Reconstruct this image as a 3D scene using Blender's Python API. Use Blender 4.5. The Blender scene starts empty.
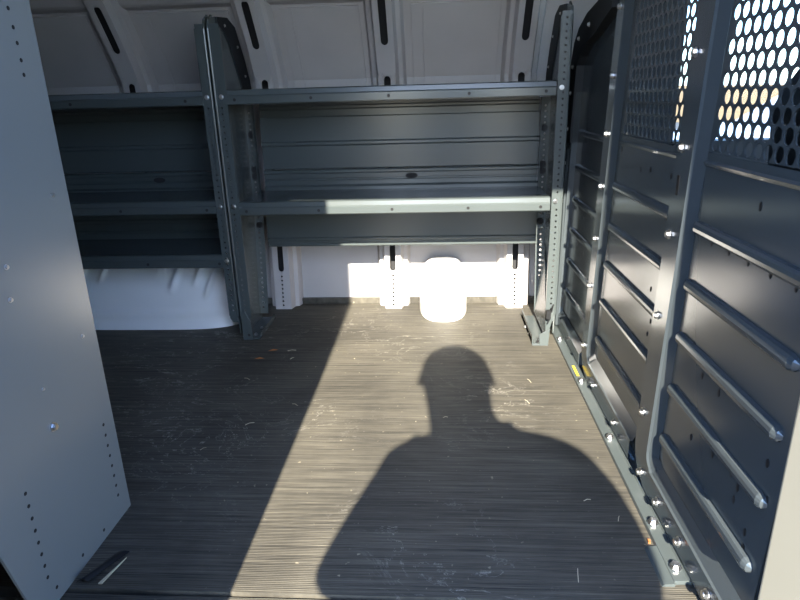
import bpy, bmesh, math, random
from mathutils import Vector, Matrix
random.seed(7)
C = bpy.context.scene.collection
S = 0.8                                   # all lengths below are in units of the lens height over the floor (0.8 m)

# ------------------------------------------------------------------ camera
def cam_axes(pitch, yaw, roll):
    p, y, r = map(math.radians, (pitch, yaw, roll))
    f = Vector((math.sin(y)*math.cos(p), math.cos(y)*math.cos(p), -math.sin(p)))
    rt = Vector((math.cos(y), -math.sin(y), 0)); up = rt.cross(f)
    return rt*math.cos(r)+up*math.sin(r), -rt*math.sin(r)+up*math.cos(r), f
r_, u_, f_ = cam_axes(18.6, -3.9, -1.6)
cd = bpy.data.cameras.new('camera'); cam = bpy.data.objects.new('camera', cd); C.objects.link(cam)
cd.sensor_width = 36; cd.lens = 27.0; cd.clip_start = 0.02; cd.clip_end = 500
M3 = Matrix((r_, u_, -f_)).transposed()
cam.matrix_world = Matrix.Translation((0, 0, S)) @ M3.to_4x4()
bpy.context.scene.camera = cam

# ------------------------------------------------------------------ sky, sun, exposure
w = bpy.data.worlds.new('sky'); bpy.context.scene.world = w; w.use_nodes = True
wn = w.node_tree; wn.nodes.clear()
sky = wn.nodes.new('ShaderNodeTexSky'); sky.sky_type = 'NISHITA'; sky.sun_disc = False
sky.sun_elevation = math.radians(33.4); sky.sun_rotation = math.radians(180)
sky.air_density = 1.0; sky.dust_density = 0.9; sky.ozone_density = 1.0
bg = wn.nodes.new('ShaderNodeBackground'); wo = wn.nodes.new('ShaderNodeOutputWorld')
bg.inputs['Strength'].default_value = 0.46
def wnode(t, **k):
    x = wn.nodes.new(t)
    for a, v in k.items(): setattr(x, a, v)
    return x
tint = wnode('ShaderNodeVectorMath', operation='MULTIPLY'); tint.inputs[1].default_value = (.76, .95, 1.26)
wn.links.new(sky.outputs[0], tint.inputs[0])
# a bright bank of thin cloud low in the sky on the far side of the van
wtc = wnode('ShaderNodeTexCoord'); sep = wnode('ShaderNodeSeparateXYZ'); wn.links.new(wtc.outputs['Generated'], sep.inputs[0])
wy = wnode('ShaderNodeMapRange', interpolation_type='SMOOTHSTEP'); wy.inputs[1].default_value = .15; wy.inputs[2].default_value = .6; wn.links.new(sep.outputs['Y'], wy.inputs[0])
wz = wnode('ShaderNodeMapRange', interpolation_type='SMOOTHSTEP'); wz.inputs[1].default_value = .55; wz.inputs[2].default_value = .05; wn.links.new(sep.outputs['Z'], wz.inputs[0])
wnz = wnode('ShaderNodeTexNoise'); wnz.inputs['Scale'].default_value = 3; wnz.inputs['Detail'].default_value = 5; wn.links.new(wtc.outputs['Generated'], wnz.inputs['Vector'])
wnr = wnode('ShaderNodeMapRange'); wnr.inputs[1].default_value = .3; wnr.inputs[2].default_value = .7; wnr.inputs[3].default_value = .6; wnr.inputs[4].default_value = 1; wn.links.new(wnz.outputs['Fac'], wnr.inputs[0])
m1 = wnode('ShaderNodeMath', operation='MULTIPLY'); wn.links.new(wy.outputs[0], m1.inputs[0]); wn.links.new(wz.outputs[0], m1.inputs[1])
m2 = wnode('ShaderNodeMath', operation='MULTIPLY'); wn.links.new(m1.outputs[0], m2.inputs[0]); wn.links.new(wnr.outputs[0], m2.inputs[1])
cl = wnode('ShaderNodeVectorMath', operation='SCALE'); cl.inputs[0].default_value = (.34, .52, .74); wn.links.new(m2.outputs[0], cl.inputs['Scale'])
ad = wnode('ShaderNodeVectorMath', operation='ADD'); wn.links.new(tint.outputs[0], ad.inputs[0]); wn.links.new(cl.outputs[0], ad.inputs[1])
wn.links.new(ad.outputs[0], bg.inputs[0]); wn.links.new(bg.outputs[0], wo.inputs[0])
sd = bpy.data.lights.new('sun', 'SUN'); sun = bpy.data.objects.new('sun', sd); C.objects.link(sun)
sd.energy = 15.0; sd.angle = math.radians(0.6); sd.color = (1.0, 0.92, 0.77)
sun.rotation_euler = (math.radians(90-33.4), 0, 0); sun.location = (0, -10, 8)
vs = bpy.context.scene.view_settings
bpy.context.scene.display_settings.display_device = 'sRGB'
vs.view_transform = 'Standard'; vs.look = 'None'; vs.gamma = 1; vs.use_curve_mapping = False
vs.exposure = 0.68

# ------------------------------------------------------------------ materials
def nmat(name):
    m = bpy.data.materials.new(name); m.use_nodes = True
    return m, m.node_tree.nodes, m.node_tree.links, m.node_tree.nodes['Principled BSDF']
def mat(name, col, rough=0.5, metal=0.0, spec=0.5, var=0.0, vscale=6.0, bump=0.0, bscale=300, rvar=0.0, coat=0.0):
    m, n, l, b = nmat(name)
    b.inputs['Base Color'].default_value = (*col, 1); b.inputs['Roughness'].default_value = rough
    b.inputs['Metallic'].default_value = metal; b.inputs['Specular IOR Level'].default_value = spec
    b.inputs['Coat Weight'].default_value = coat; b.inputs['Coat Roughness'].default_value = 0.12
    tc = n.new('ShaderNodeTexCoord')
    if var or rvar:
        t = n.new('ShaderNodeTexNoise'); t.inputs['Scale'].default_value = vscale; t.inputs['Detail'].default_value = 6
        l.new(tc.outputs['Object'], t.inputs['Vector'])
    if var:
        r = n.new('ShaderNodeMapRange'); r.inputs[1].default_value = .3; r.inputs[2].default_value = .7
        r.inputs[3].default_value = 1-var; r.inputs[4].default_value = 1+var
        l.new(t.outputs['Fac'], r.inputs[0])
        x = n.new('ShaderNodeVectorMath'); x.operation = 'SCALE'; x.inputs[0].default_value = col
        l.new(r.outputs[0], x.inputs['Scale']); l.new(x.outputs[0], b.inputs['Base Color'])
    if rvar:
        r = n.new('ShaderNodeMapRange'); r.inputs[1].default_value = .3; r.inputs[2].default_value = .7
        r.inputs[3].default_value = rough-rvar; r.inputs[4].default_value = rough+rvar
        l.new(t.outputs['Fac'], r.inputs[0]); l.new(r.outputs[0], b.inputs['Roughness'])
    if bump:
        t2 = n.new('ShaderNodeTexNoise'); t2.inputs['Scale'].default_value = bscale; t2.inputs['Detail'].default_value = 2
        bp = n.new('ShaderNodeBump'); bp.inputs['Strength'].default_value = bump; bp.inputs['Distance'].default_value = 0.001
        l.new(tc.outputs['Object'], t2.inputs['Vector']); l.new(t2.outputs['Fac'], bp.inputs['Height']); l.new(bp.outputs[0], b.inputs['Normal'])
    return m
SHELF_LIT = mat('grey_powder_coat_lit', (.235, .250, .245), .26, .0, .8)  # shelf grey made lighter to stand in for light the near panel lacks
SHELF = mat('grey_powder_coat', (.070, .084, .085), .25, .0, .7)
PART = mat('slate_powder_coat', (.078, .094, .104), .17, .25, .9)
WHITE = mat('white_body_paint', (.88, .87, .86), .35, 0, .5, var=.04, vscale=3)
PRIMER = mat('off_white_inner_body_paint', (.44, .42, .42), .5, 0, .4, var=.06, vscale=4)
JAMB = mat('cream_door_jamb_paint', (.24, .23, .19), .4, 0, .5, var=.03)
DARK = mat('dark_hole', (.006, .006, .007), .8)
CAVSHADE = mat('painted_cavity_shade', (.02, .02, .022), .8)  # shade inside the rib slots, put into the colour
BLACK = mat('black_rubber', (.012, .013, .015), .6, 0, .3, var=.2)
ZINC = mat('zinc_steel', (.62, .62, .62), .28, 1.0)
SEATF = mat('charcoal_seat_cloth', (.018, .019, .022), .9, var=.2, vscale=60, bump=.5)
PLAST = mat('dark_grey_plastic', (.03, .032, .035), .55, bump=.3)
CONC = mat('grey_asphalt', (.06, .06, .062), .85, var=.15, vscale=1.5, bump=.4, bscale=60)
DRY = mat('dry_tan_grass', (.20, .125, .045), .95, var=.25, vscale=.6)
SKIN = mat('skin', (.45, .27, .19), .5, var=.05)
HAIR = mat('dark_brown_hair', (.03, .02, .015), .7, var=.3, vscale=80)
JACK = mat('navy_jacket_cloth', (.02, .03, .06), .85, var=.15, vscale=40, bump=.4)
JEAN = mat('blue_denim', (.05, .08, .15), .9, var=.2, vscale=60, bump=.4)
YEL = mat('yellow_tape', (.60, .45, .05), .5, var=.1)
STRAW = mat('pale_straw', (.55, .48, .34), .8, var=.1)
CARW = mat('white_car_paint', (.42, .44, .47), .25, 0, .5, coat=.5)
TYRE = mat('tyre_rubber', (.02, .02, .02), .8)

def glass_mat(name, tint=(.93, .96, .95)):
    m, n, l, b = nmat(name); n.remove(b)
    tr = n.new('ShaderNodeBsdfTransparent'); tr.inputs[0].default_value = (*tint, 1)
    gl = n.new('ShaderNodeBsdfGlossy'); gl.inputs['Roughness'].default_value = .02
    lw = n.new('ShaderNodeLayerWeight'); lw.inputs['Blend'].default_value = .25
    mx = n.new('ShaderNodeMixShader'); o = n['Material Output']
    sc_ = n.new('ShaderNodeMath'); sc_.operation = 'MULTIPLY'; sc_.inputs[1].default_value = .5
    l.new(lw.outputs['Fresnel'], sc_.inputs[0]); l.new(sc_.outputs[0], mx.inputs[0])
    l.new(tr.outputs[0], mx.inputs[1]); l.new(gl.outputs[0], mx.inputs[2]); l.new(mx.outputs[0], o.inputs[0])
    return m
GLASS = glass_mat('window_glass')

def mat_floor():
    m, n, l, b = nmat('ribbed_black_rubber_mat')
    tc = n.new('ShaderNodeTexCoord')
    def mapping(s):
        mp = n.new('ShaderNodeMapping'); mp.inputs['Scale'].default_value = s; l.new(tc.outputs['Object'], mp.inputs[0]); return mp.outputs[0]
    def noise(vec, sc, det=5, rough=.55, dist=0):
        t = n.new('ShaderNodeTexNoise'); t.inputs['Scale'].default_value = sc; t.inputs['Detail'].default_value = det
        t.inputs['Roughness'].default_value = rough; t.inputs['Distortion'].default_value = dist; l.new(vec, t.inputs['Vector']); return t.outputs['Fac']
    def rng(v, a, b_, c=0., d=1.):
        r = n.new('ShaderNodeMapRange'); r.inputs[1].default_value = a; r.inputs[2].default_value = b_; r.inputs[3].default_value = c; r.inputs[4].default_value = d
        l.new(v, r.inputs[0]); return r.outputs[0]
    def mth(op, a, b_):
        x = n.new('ShaderNodeMath'); x.operation = op
        for i, v in enumerate((a, b_)):
            if isinstance(v, (int, float)): x.inputs[i].default_value = v
            else: l.new(v, x.inputs[i])
        return x.outputs[0]
    def mix(f, a, b_):
        x = n.new('ShaderNodeMix'); x.data_type = 'RGBA'
        l.new(f, x.inputs[0])
        for i, v in ((6, a), (7, b_)):
            if isinstance(v, tuple): x.inputs[i].default_value = (*v, 1)
            else: l.new(v, x.inputs[i])
        return x.outputs[2]
    # fine ribs running along the van
    wv = n.new('ShaderNodeTexWave'); wv.wave_type = 'BANDS'; wv.bands_direction = 'Y'; wv.wave_profile = 'SIN'
    wv.inputs['Scale'].default_value = 75; wv.inputs['Distortion'].default_value = 0; l.new(tc.outputs['Object'], wv.inputs[0])
    st = noise(mapping((1.2, 60, 1)), 2.2, 6, .75)          # dust lying along the ribs
    st2 = noise(mapping((3, 160, 1)), 2.0, 4, .8)
    big = noise(mapping((1, 1, 1)), 2.3, 5, .6, .6)          # broad dusty areas
    fine = noise(mapping((1, 1, 1)), 160, 2, .6)
    dust = mth('ADD', mth('MULTIPLY', rng(st, .32, .70), .55), mth('MULTIPLY', rng(st2, .35, .68), .35))
    dust = mth('MULTIPLY', dust, rng(big, .25, .75, .45, 1.25))
    c1 = mix(dust, (.009, .0100, .0120), (.225, .204, .160))
    # light scuffs and swirls
    s1 = noise(mapping((1, 1.6, 1)), 3.1, 7, .62, 2.5)
    ring = n.new('ShaderNodeMath'); ring.operation = 'ABSOLUTE'
    l.new(mth('SUBTRACT', s1, .52), ring.inputs[0])
    sc1 = mth('MULTIPLY', rng(ring.outputs[0], .0, .012, 1., 0.), rng(noise(mapping((1, 1, 1)), 1.9, 3, .5), .47, .60))
    sc1 = mth('MULTIPLY', sc1, rng(noise(mapping((4, 40, 1)), 4, 3), .42, .6))
    c2 = mix(mth('MULTIPLY', sc1, .8), c1, (.42, .39, .34))
    sp = rng(noise(mapping((1, 1, 1)), 75, 2, .5), .70, .76)
    c3 = mix(mth('MULTIPLY', sp, rng(big, .4, .6, .1, .9)), c2, (.40, .35, .25))
    l.new(c3, b.inputs['Base Color'])
    b.inputs['Roughness'].default_value = .6; b.inputs['Specular IOR Level'].default_value = .22
    bp = n.new('ShaderNodeBump'); bp.inputs['Strength'].default_value = .4; bp.inputs['Distance'].default_value = .0015
    l.new(mth('ADD', wv.outputs['Fac'], mth('MULTIPLY', fine, .4)), bp.inputs['Height']); l.new(bp.outputs[0], b.inputs['Normal'])
    return m
FLOOR = mat_floor()

# ------------------------------------------------------------------ mesh helpers
class MB:
    def __init__(s): s.v = []; s.f = []; s.m = []
    def add(s, vs_, fs, mi=0):
        b = len(s.v); s.v += [tuple(p) for p in vs_]
        for f in fs: s.f.append([b+i for i in f]); s.m.append(mi)
    def box(s, x0, x1, y0, y1, z0, z1, mi=0):
        p = [(x, y, z) for x in (x0, x1) for y in (y0, y1) for z in (z0, z1)]
        s.add(p, [(0,1,3,2),(4,6,7,5),(0,4,5,1),(2,3,7,6),(0,2,6,4),(1,5,7,3)], mi)
    def prism(s, poly, axis, lo, hi, mi=0):
        # poly: 2D points of the two other axes in x,y,z order
        def P(a, b, c): return {'x': (c, a, b), 'y': (a, c, b), 'z': (a, b, c)}[axis]
        n = len(poly); vs_ = [P(a, b, lo) for a, b in poly]+[P(a, b, hi) for a, b in poly]
        s.add(vs_, [list(range(n))[::-1], list(range(n, 2*n))]+[(i, (i+1) % n, n+(i+1) % n, n+i) for i in range(n)], mi)
    def sheet(s, pts, axis, lo, hi, t, mi=0):
        # a bent sheet: polyline pts given thickness t, extruded along axis
        n = len(pts); off = []
        for i in range(n):
            a = Vector(pts[max(i-1, 0)]); b = Vector(pts[min(i+1, n-1)]); d = (b-a).normalized()
            off.append((pts[i][0]-d.y*t, pts[i][1]+d.x*t))
        s.prism_strip(pts, off, axis, lo, hi, mi)
    def prism_strip(s, a, b, axis, lo, hi, mi=0):
        def P(p, c): return {'x': (c, p[0], p[1]), 'y': (p[0], c, p[1]), 'z': (p[0], p[1], c)}[axis]
        n = len(a); vs_ = [P(p, lo) for p in a]+[P(p, hi) for p in a]+[P(p, lo) for p in b]+[P(p, hi) for p in b]
        fs = []
        for i in range(n-1):
            fs += [(i, i+1, n+i+1, n+i), (2*n+i+1, 2*n+i, 3*n+i, 3*n+i+1), (i+1, i, 2*n+i, 2*n+i+1), (n+i, n+i+1, 3*n+i+1, 3*n+i)]
        fs += [(0, n, 3*n, 2*n), (n-1, 3*n-1, 4*n-1, 2*n-1)]
        s.add(vs_, fs, mi)
    def tube(s, pts, r, n=10, mi=0):
        pts = [Vector(p) for p in pts]; rings = []
        for i, p in enumerate(pts):
            d = (pts[min(i+1, len(pts)-1)]-pts[max(i-1, 0)]).normalized()
            a = d.orthogonal().normalized(); b = d.cross(a)
            rr = r[i] if isinstance(r, (list, tuple)) else r
            rings.append([p+(a*math.cos(t)+b*math.sin(t))*rr for t in [2*math.pi*k/n for k in range(n)]])
        fs = [(i*n+k, i*n+(k+1) % n, (i+1)*n+(k+1) % n, (i+1)*n+k) for i in range(len(pts)-1) for k in range(n)]
        fs += [list(range(n))[::-1], list(range((len(pts)-1)*n, len(pts)*n))]
        s.add([q for g in rings for q in g], fs, mi)
    def disc(s, c, nrm, r, h, n=10, mi=0, sy=1.0, up=None):
        c = Vector(c); d = Vector(nrm).normalized()
        a = (Vector(up) if up else d.orthogonal()).normalized(); b = d.cross(a)
        v1 = [c+a*math.cos(2*math.pi*k/n)*r*sy+b*math.sin(2*math.pi*k/n)*r for k in range(n)]
        v2 = [p+d*h for p in v1]
        s.add(v1+v2, [list(range(n))[::-1], list(range(n, 2*n))]+[(k, (k+1) % n, n+(k+1) % n, n+k) for k in range(n)], mi)
    def grid(s, fn, nu, nv, mi=0):
        vs_ = [fn(i/nu, j/nv) for i in range(nu+1) for j in range(nv+1)]
        s.add(vs_, [(i*(nv+1)+j, (i+1)*(nv+1)+j, (i+1)*(nv+1)+j+1, i*(nv+1)+j+1) for i in range(nu) for j in range(nv)], mi)
    def perf_row(s, P, u0, u1, v0, v1, holes, th=.004, n=10, du=.12, mi=0):
        # a strip u0..u1 x v0..v1 with real openings; holes = [(u, v, r, half_length)], sorted by u
        cuts = []
        for i, h in enumerate(holes):
            a = (holes[i-1][0]+holes[i-1][3]+h[0]-h[3])/2 if i else None
            b = (h[0]+h[3]+holes[i+1][0]-holes[i+1][3])/2 if i < len(holes)-1 else None
            m_ = h[2]*2.2+h[3]
            a = max(u0, h[0]-m_) if a is None else max(a, h[0]-m_)
            b = min(u1, h[0]+m_) if b is None else min(b, h[0]+m_)
            cuts.append((a, b))
        def solid(a, b):
            k = max(1, int(math.ceil((b-a)/du)))
            for d in (0, th):
                s.grid(lambda i, j: P(a+(b-a)*i, v0+(v1-v0)*j, d), k, 1, mi)
        cur = u0
        for (a, b), (uc, vc, r, L) in zip(cuts, holes):
            if a-cur > 1e-5: solid(cur, a)
            cur = b
            if L:
                q_ = [(L+r*math.cos(t), r*math.sin(t)) for t in [-math.pi/2+math.pi*k/6 for k in range(7)]]
                q_ += [(-x_, y_) for x_, y_ in q_]+[(L*f_, sg_*r) for f_ in (-.6, -.3, 0, .3, .6) for sg_ in (-1, 1)]
                base = [math.atan2(y_, x_) % (2*math.pi) for x_, y_ in q_]
            else: base = [2*math.pi*k/n for k in range(n)]
            angs = base+[math.atan2(vv-vc, uu-uc) % (2*math.pi) for uu in (a, b) for vv in (v0, v1)]
            angs = sorted(angs); inn = []; out = []
            for t in angs:
                ct, st = math.cos(t), math.sin(t)
                if L and abs(st) > 1e-6 and abs(ct/st)*r <= L: k = r/abs(st)
                elif L: k = L*abs(ct)+math.sqrt(max(r*r-L*L*st*st, 0))
                else: k = r
                inn.append((uc+k*ct, vc+k*st))
                k1 = ((b-uc)/ct if ct > 0 else (a-uc)/ct) if abs(ct) > 1e-9 else 1e9
                k2 = ((v1-vc)/st if st > 0 else (v0-vc)/st) if abs(st) > 1e-9 else 1e9
                k = min(k1, k2); out.append((uc+k*ct, vc+k*st))
            N = len(angs)
            vs_ = [P(*p, 0) for p in inn]+[P(*p, 0) for p in out]+[P(*p, th) for p in inn]+[P(*p, th) for p in out]
            fs = []
            for i in range(N):
                j = (i+1) % N
                fs += [(i, j, N+j, N+i), (2*N+j, 2*N+i, 3*N+i, 3*N+j), (i, j, 2*N+j, 2*N+i)]
            s.add(vs_, fs, mi)
        if u1-cur > 1e-5: solid(cur, u1)
    def build(s, name, mats, parent=None, smooth=False, bevel=0.0, kind=None, merge=True, recalc=True):
        me = bpy.data.meshes.new(name)
        me.from_pydata([(x*S, y*S, z*S) for x, y, z in s.v], [], s.f)
        mats = mats if isinstance(mats, (list, tuple)) else [mats]
        for m in mats: me.materials.append(m)
        for p, mi in zip(me.polygons, s.m): p.material_index = mi; p.use_smooth = smooth
        if merge:
            bm = bmesh.new(); bm.from_mesh(me); bmesh.ops.remove_doubles(bm, verts=bm.verts, dist=1e-6)
            if recalc: bmesh.ops.recalc_face_normals(bm, faces=bm.faces)
            bm.to_mesh(me); bm.free()
        o = bpy.data.objects.new(name, me); C.objects.link(o)
        if bevel:
            b = o.modifiers.new('bevel', 'BEVEL'); b.width = bevel*S; b.segments = 2; b.limit_method = 'ANGLE'
            b.angle_limit = math.radians(40); b.harden_normals = False
        if parent:
            o.parent = parent; o.location = -root_of(parent)
        if kind: o['kind'] = kind
        return o
def root_of(o):
    v = Vector((0, 0, 0))
    while o: v += o.location; o = o.parent
    return v
def thing(name, label, cat, loc, group=None):
    o = bpy.data.objects.new(name, None); C.objects.link(o); o.location = Vector(loc)*S
    o.empty_display_size = .1
    o['label'] = label; o['category'] = cat
    if group: o['group'] = group
    return o
def tag(o, label, cat, group=None, kind=None):
    o['label'] = label; o['category'] = cat
    if group: o['group'] = group
    if kind: o['kind'] = kind
    return o
def struct(o, label, cat):
    o['kind'] = 'structure'; o['label'] = label; o['category'] = cat
    return o
# one bolt mesh, copied everywhere
def bolt_mesh():
    b = MB(); b.disc((0,0,0), (0,0,1), .011, .002, 14)
    b.disc((0,0,.002), (0,0,1), .0085, .006, 6)
    b.disc((0,0,.008), (0,0,1), .006, .0015, 12)
    o = b.build('bolt_source', ZINC); me = o.data; me.name = 'bolt'; bpy.data.objects.remove(o); return me
BOLT = bolt_mesh()
def clip_mesh():
    b = MB(); b.disc((0,0,0), (0,0,1), .015, .006, 14); b.disc((0,0,.006), (0,0,1), .010, .006, 14)
    o = b.build('clip_source', BLACK); me = o.data; me.name = 'clip'; bpy.data.objects.remove(o); return me
CLIP = clip_mesh()
def bolt(parent, pos, nrm, sc=1.0, me=None, name='bolt'):
    o = bpy.data.objects.new(name, me or BOLT); C.objects.link(o)
    q = Vector(nrm).to_track_quat('Z', 'Y'); o.rotation_euler = q.to_euler(); o.scale = (sc,)*3
    o.location = Vector(pos)*S-root_of(parent); o.parent = parent
    return o
def interp(tab, z):
    if z <= tab[0][0]: return tab[0][1]
    for (a, b), (c, d) in zip(tab, tab[1:]):
        if z <= c: return b+(d-b)*(z-a)/(c-a)
    return tab[-1][1]

# ------------------------------------------------------------------ ground outside and the far country
g = MB(); g.box(-60, 120, -60, 34, -.72, -.62)
struct(g.build('ground', CONC), 'grey asphalt yard outside the van', 'ground')
g = MB()
g.grid(lambda u, v: (-60+260*u, 34+90*v, -.62+.02+ (v**1.0)*2.4+.25*math.sin(u*23)*v), 40, 12)
g.box(-60, 200, 34, 124, -.72, -.62)
struct(g.build('field', DRY, smooth=True), 'dry tan grass field rising beyond the yard', 'field')

# a white car parked beyond the driver's window
car = thing('car', 'white car parked outside, glimpsed through the perforated partition', 'car', (5.2, 9.2, -.62))
b = MB(); prof = [(3.0,-.35),(3.02,.12),(3.25,.33),(4.7,.52),(5.6,1.05),(7.2,1.08),(8.1,.55),(8.35,.45),(8.4,-.35),(7.75,-.38),(7.7,-.1),(7.5,.02),(7.2,.02),(7.0,-.1),(6.95,-.38),(4.35,-.38),(4.3,-.1),(4.1,.02),(3.8,.02),(3.6,-.1),(3.55,-.38)]
b.prism(prof, 'y', 8.2, 10.3); b.build('body', CARW, car, bevel=.06)
for y_ in (8.18,):
    b = MB(); b.prism([(4.95,.56),(5.7,.98),(7.05,1.0),(7.75,.56)], 'y', y_, y_+.03); b.build('side_window', GLASS if False else PLAST, car)
for xx in (3.95, 7.35):
    for y_ in (8.25, 10.05):
        b = MB(); b.disc((xx, y_-.02, -.30), (0,1,0), .32, .24, 24); t = b.build('wheel', TYRE, car)
        b = MB(); b.disc((xx, y_-.03, -.30), (0,1,0), .19, .02, 20); b.build('hub_cap', ZINC, t)
b = MB(); b.box(3.0, 3.2, 8.17, 8.6, .12, .26); b.build('headlamp', ZINC, car)

# ------------------------------------------------------------------ floor
b = MB(); b.box(-2.6, .56, 1.0, 2.97, -.03, 0); b.box(-2.6, .56, 2.914, 2.926, 0, .030)
struct(b.build('floor', FLOOR), 'black ribbed rubber cargo mat, dusty and scuffed', 'floor')
b = MB(); b.box(-.86, .56, .80, .991, -.04, -.005)
struct(b.build('trim_1', FLOOR), 'ribbed rubber step strip at the side door sill', 'trim')
b = MB(); b.box(-2.6, 2.7, .78, 3.0, -.10, -.032); b.box(-2.6, 2.7, .70, .80, -.16, -.02)
struct(b.build('trim_2', JAMB), 'painted steel sill under the side door', 'trim')
b = MB(); b.box(.56, 2.7, .80, 2.97, -.03, -.005)
struct(b.build('floor_cab', PLAST), 'dark grey cab floor behind the partition', 'floor')

# ------------------------------------------------------------------ body shell
CR = [(0, 2.83), (.2, 2.85), (.5, 2.87), (1.0, 2.87), (1.09, 2.862), (1.18, 2.81), (1.26, 2.757), (1.34, 2.70), (1.42, 2.64), (1.5, 2.565), (1.58, 2.47), (1.66, 2.33), (1.72, 2.12)]
zs = [c[0] for c in CR]
def wall_y(z): return interp(CR, z)+.10
b = MB()
wp = [(wall_y(z), z) for z in zs]
b.sheet([(p[0], p[1]) for p in wp], 'x', -2.6, .80, -.02)
struct(b.build('wall_back', PRIMER), 'off-white inner side wall of the van body', 'wall')
# raised upper rail and frame strips pressed into the side wall
b = MB()
b.prism([(wall_y(1.395)-.028, 1.395), (wall_y(1.40)-.035, 1.402), (wall_y(1.5)-.035, 1.50), (wall_y(1.56)-.03, 1.56), (wall_y(1.57)+.015, 1.57), (wall_y(1.395)+.01, 1.385)], 'x', -2.6, .80)
struct(b.build('trim_3', PRIMER, bevel=.004), 'pressed rail along the top of the side wall', 'trim')
RIBS = [-2.02, -1.41, -.785, -.225, .372]
for k, X in enumerate(RIBS):
    b = MB()
    cw = .040
    P = lambda u, v, d: (X+v, interp(CR, u)+d, u)
    holes = [(.02+.021*i, 0, .0055, 0) for i in range(8)]+[(.27, 0, .014, .065), (.62, 0, .014, .06), (.86, 0, .014, .05), (1.045, 0, .015, .035), (1.305, 0, .016, .072), (1.56, 0, .015, .05)]
    b.perf_row(P, 0, 1.71, -cw, cw, holes, .006, 14, .06)
    for z0, z1 in zip(zs, zs[1:]): b.add([(X+v_, interp(CR, z_)+.07, z_) for v_, z_ in ((-.05, z0), (.05, z0), (.05, z1), (-.05, z1))], [(0, 1, 2, 3)], 1)  # dark strip painting the shade in the hollow rib
    for sg in (-1, 1):
        prof = [(cw, 0), (cw+.012, .045), (cw+.030, .052), (cw+.036, .07), (cw+.044, .105)]
        for (a, d0), (c, d1) in zip(prof, prof[1:]):
            for i in range(len(zs)-1):
                z0, z1 = zs[i], zs[i+1]
                y0, y1 = interp(CR, z0), interp(CR, z1)
                q = [(X+sg*a, y0+d0, z0), (X+sg*a, y1+d0, z1), (X+sg*c, y1+d1, z1), (X+sg*c, y0+d1, z0)]
                b.add(q, [(0, 1, 2, 3)])
    o = struct(b.build('trim_%d' % (4+k), [PRIMER, CAVSHADE]), 'slotted body rib on the side wall', 'trim')
    o['label'] = ['slotted body rib at the far rear of the van', 'slotted body rib above the left shelves', 'slotted body rib beside the shelf divider', 'slotted body rib behind the middle of the shelves', 'slotted body rib near the partition'][k]
# pressed flat panels between the ribs (shallow raised field)
for k, (a, c) in enumerate(zip(RIBS, RIBS[1:])):
    b = MB(); x0, x1 = a+.115, c-.105
    z0, z1 = .98, 1.372
    pts = [(wall_y(z)-.010, z) for z in (z0, 1.09, 1.18, 1.26, z1)]
    b.sheet(pts, 'x', x0, x1, -.012)
    if k >= 1: b.tube([(x0+.05+.02*0, wall_y(z)-.012, z) for z in (z0, 1.09, 1.18, 1.26, z1)], .003, 6)
    struct(b.build('trim_%d' % (9+k), PRIMER, bevel=.003), ['pressed wall panel at the far left', 'pressed wall panel above the left shelves', 'pressed wall panel above the middle shelves', 'pressed wall panel at the right of the middle rib'][k], 'trim')
# roof
b = MB(); rp = [(wall_y(1.72), 1.72), (2.05, 1.76), (1.5, 1.79), (1.1, 1.80), (.93, 1.79), (.82, 1.78)]
b.sheet(rp, 'x', -2.6, 2.2, -.02)
struct(b.build('ceiling', PRIMER), 'off-white underside of the van roof', 'ceiling')
b = MB(); b.sheet([(3.06, 0.9), (3.06, 1.1), (2.80, 1.50), (2.3, 1.83), (1.5, 1.87), (.95, 1.86), (.78, 1.79)], 'x', -2.64, .82, -.02); b.sheet([(3.04, 1.475), (2.80, 1.70), (2.3, 1.86), (1.5, 1.88), (.95, 1.86), (.78, 1.79)], 'x', .82, 2.3, -.02)
struct(b.build('roof', WHITE), 'white outer roof skin of the van', 'roof')
# rear end
b = MB(); b.box(-2.66, -2.6, .76, 3.05, -.05, 1.85)
struct(b.build('wall_left', PRIMER), 'closed rear doors end of the cargo space', 'wall')
# near side wall with the door opening between x=-.86 and .51
b = MB(); b.box(-2.6, -.88, .70, .80, -.1, 1.75); b.box(-.88, .51, .70, .82, 1.775, 1.85)
struct(b.build('wall_front', JAMB), 'near side wall and header of the door opening', 'wall')
# pillar at the right of the opening
b = MB()
b.prism([(.553,.862),(.582,.790),(.586,.787),(.585,.775),(.620,.700),(.74,.70),(.74,.87),(.56,.87)], 'z', -.1, 1.78)
struct(b.build('trim_13', JAMB, bevel=.003), 'cream painted pillar of the side door opening', 'trim')
# cab shell
b = MB(); b.box(.82, 1.09, 2.95, 3.03, -.05, 1.5); b.box(1.09, 2.1, 2.93, 3.05, -.1, .775); b.box(1.9, 2.25, 2.93, 3.03, .7, 1.5); b.box(.82, 2.3, 2.68, 2.80, 1.60, 1.78)
b.prism([(2.93,1.46),(3.03,1.46),(2.82,1.82),(2.66,1.74)], 'x', .82, 2.3)
b.box(2.1, 2.66, 2.93, 3.03, -.1, .8)
struct(b.build('wall_cab_left', PLAST), 'dark driver door trim beyond the partition', 'wall')
b = MB(); b.box(.74, 1.2, .70, .82, -.1, 1.75); b.box(1.2, 2.1, .70, .82, -.1, .75); b.box(1.2, 2.3, .70, .84, 1.42, 1.75); b.box(2.0, 2.3, .70, .80, .7, 1.5)
b.box(2.1, 2.66, .72, .82, -.1, .8)
struct(b.build('wall_cab_right', PLAST), 'dark passenger door trim of the cab', 'wall')
b = MB(); b.box(2.68, 2.7, .72, 3.03, -.1, .80)
struct(b.build('wall_right', PLAST), 'dark front bulkhead of the cab', 'wall')
b = MB(); b.box(1.09, 1.9, 2.975, 2.985, .77, 1.47)
struct(b.build('window_1', GLASS), 'driver side window seen through the perforated panel', 'window')
b = MB(); b.box(1.2, 2.0, .75, .76, .74, 1.43)
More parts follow.
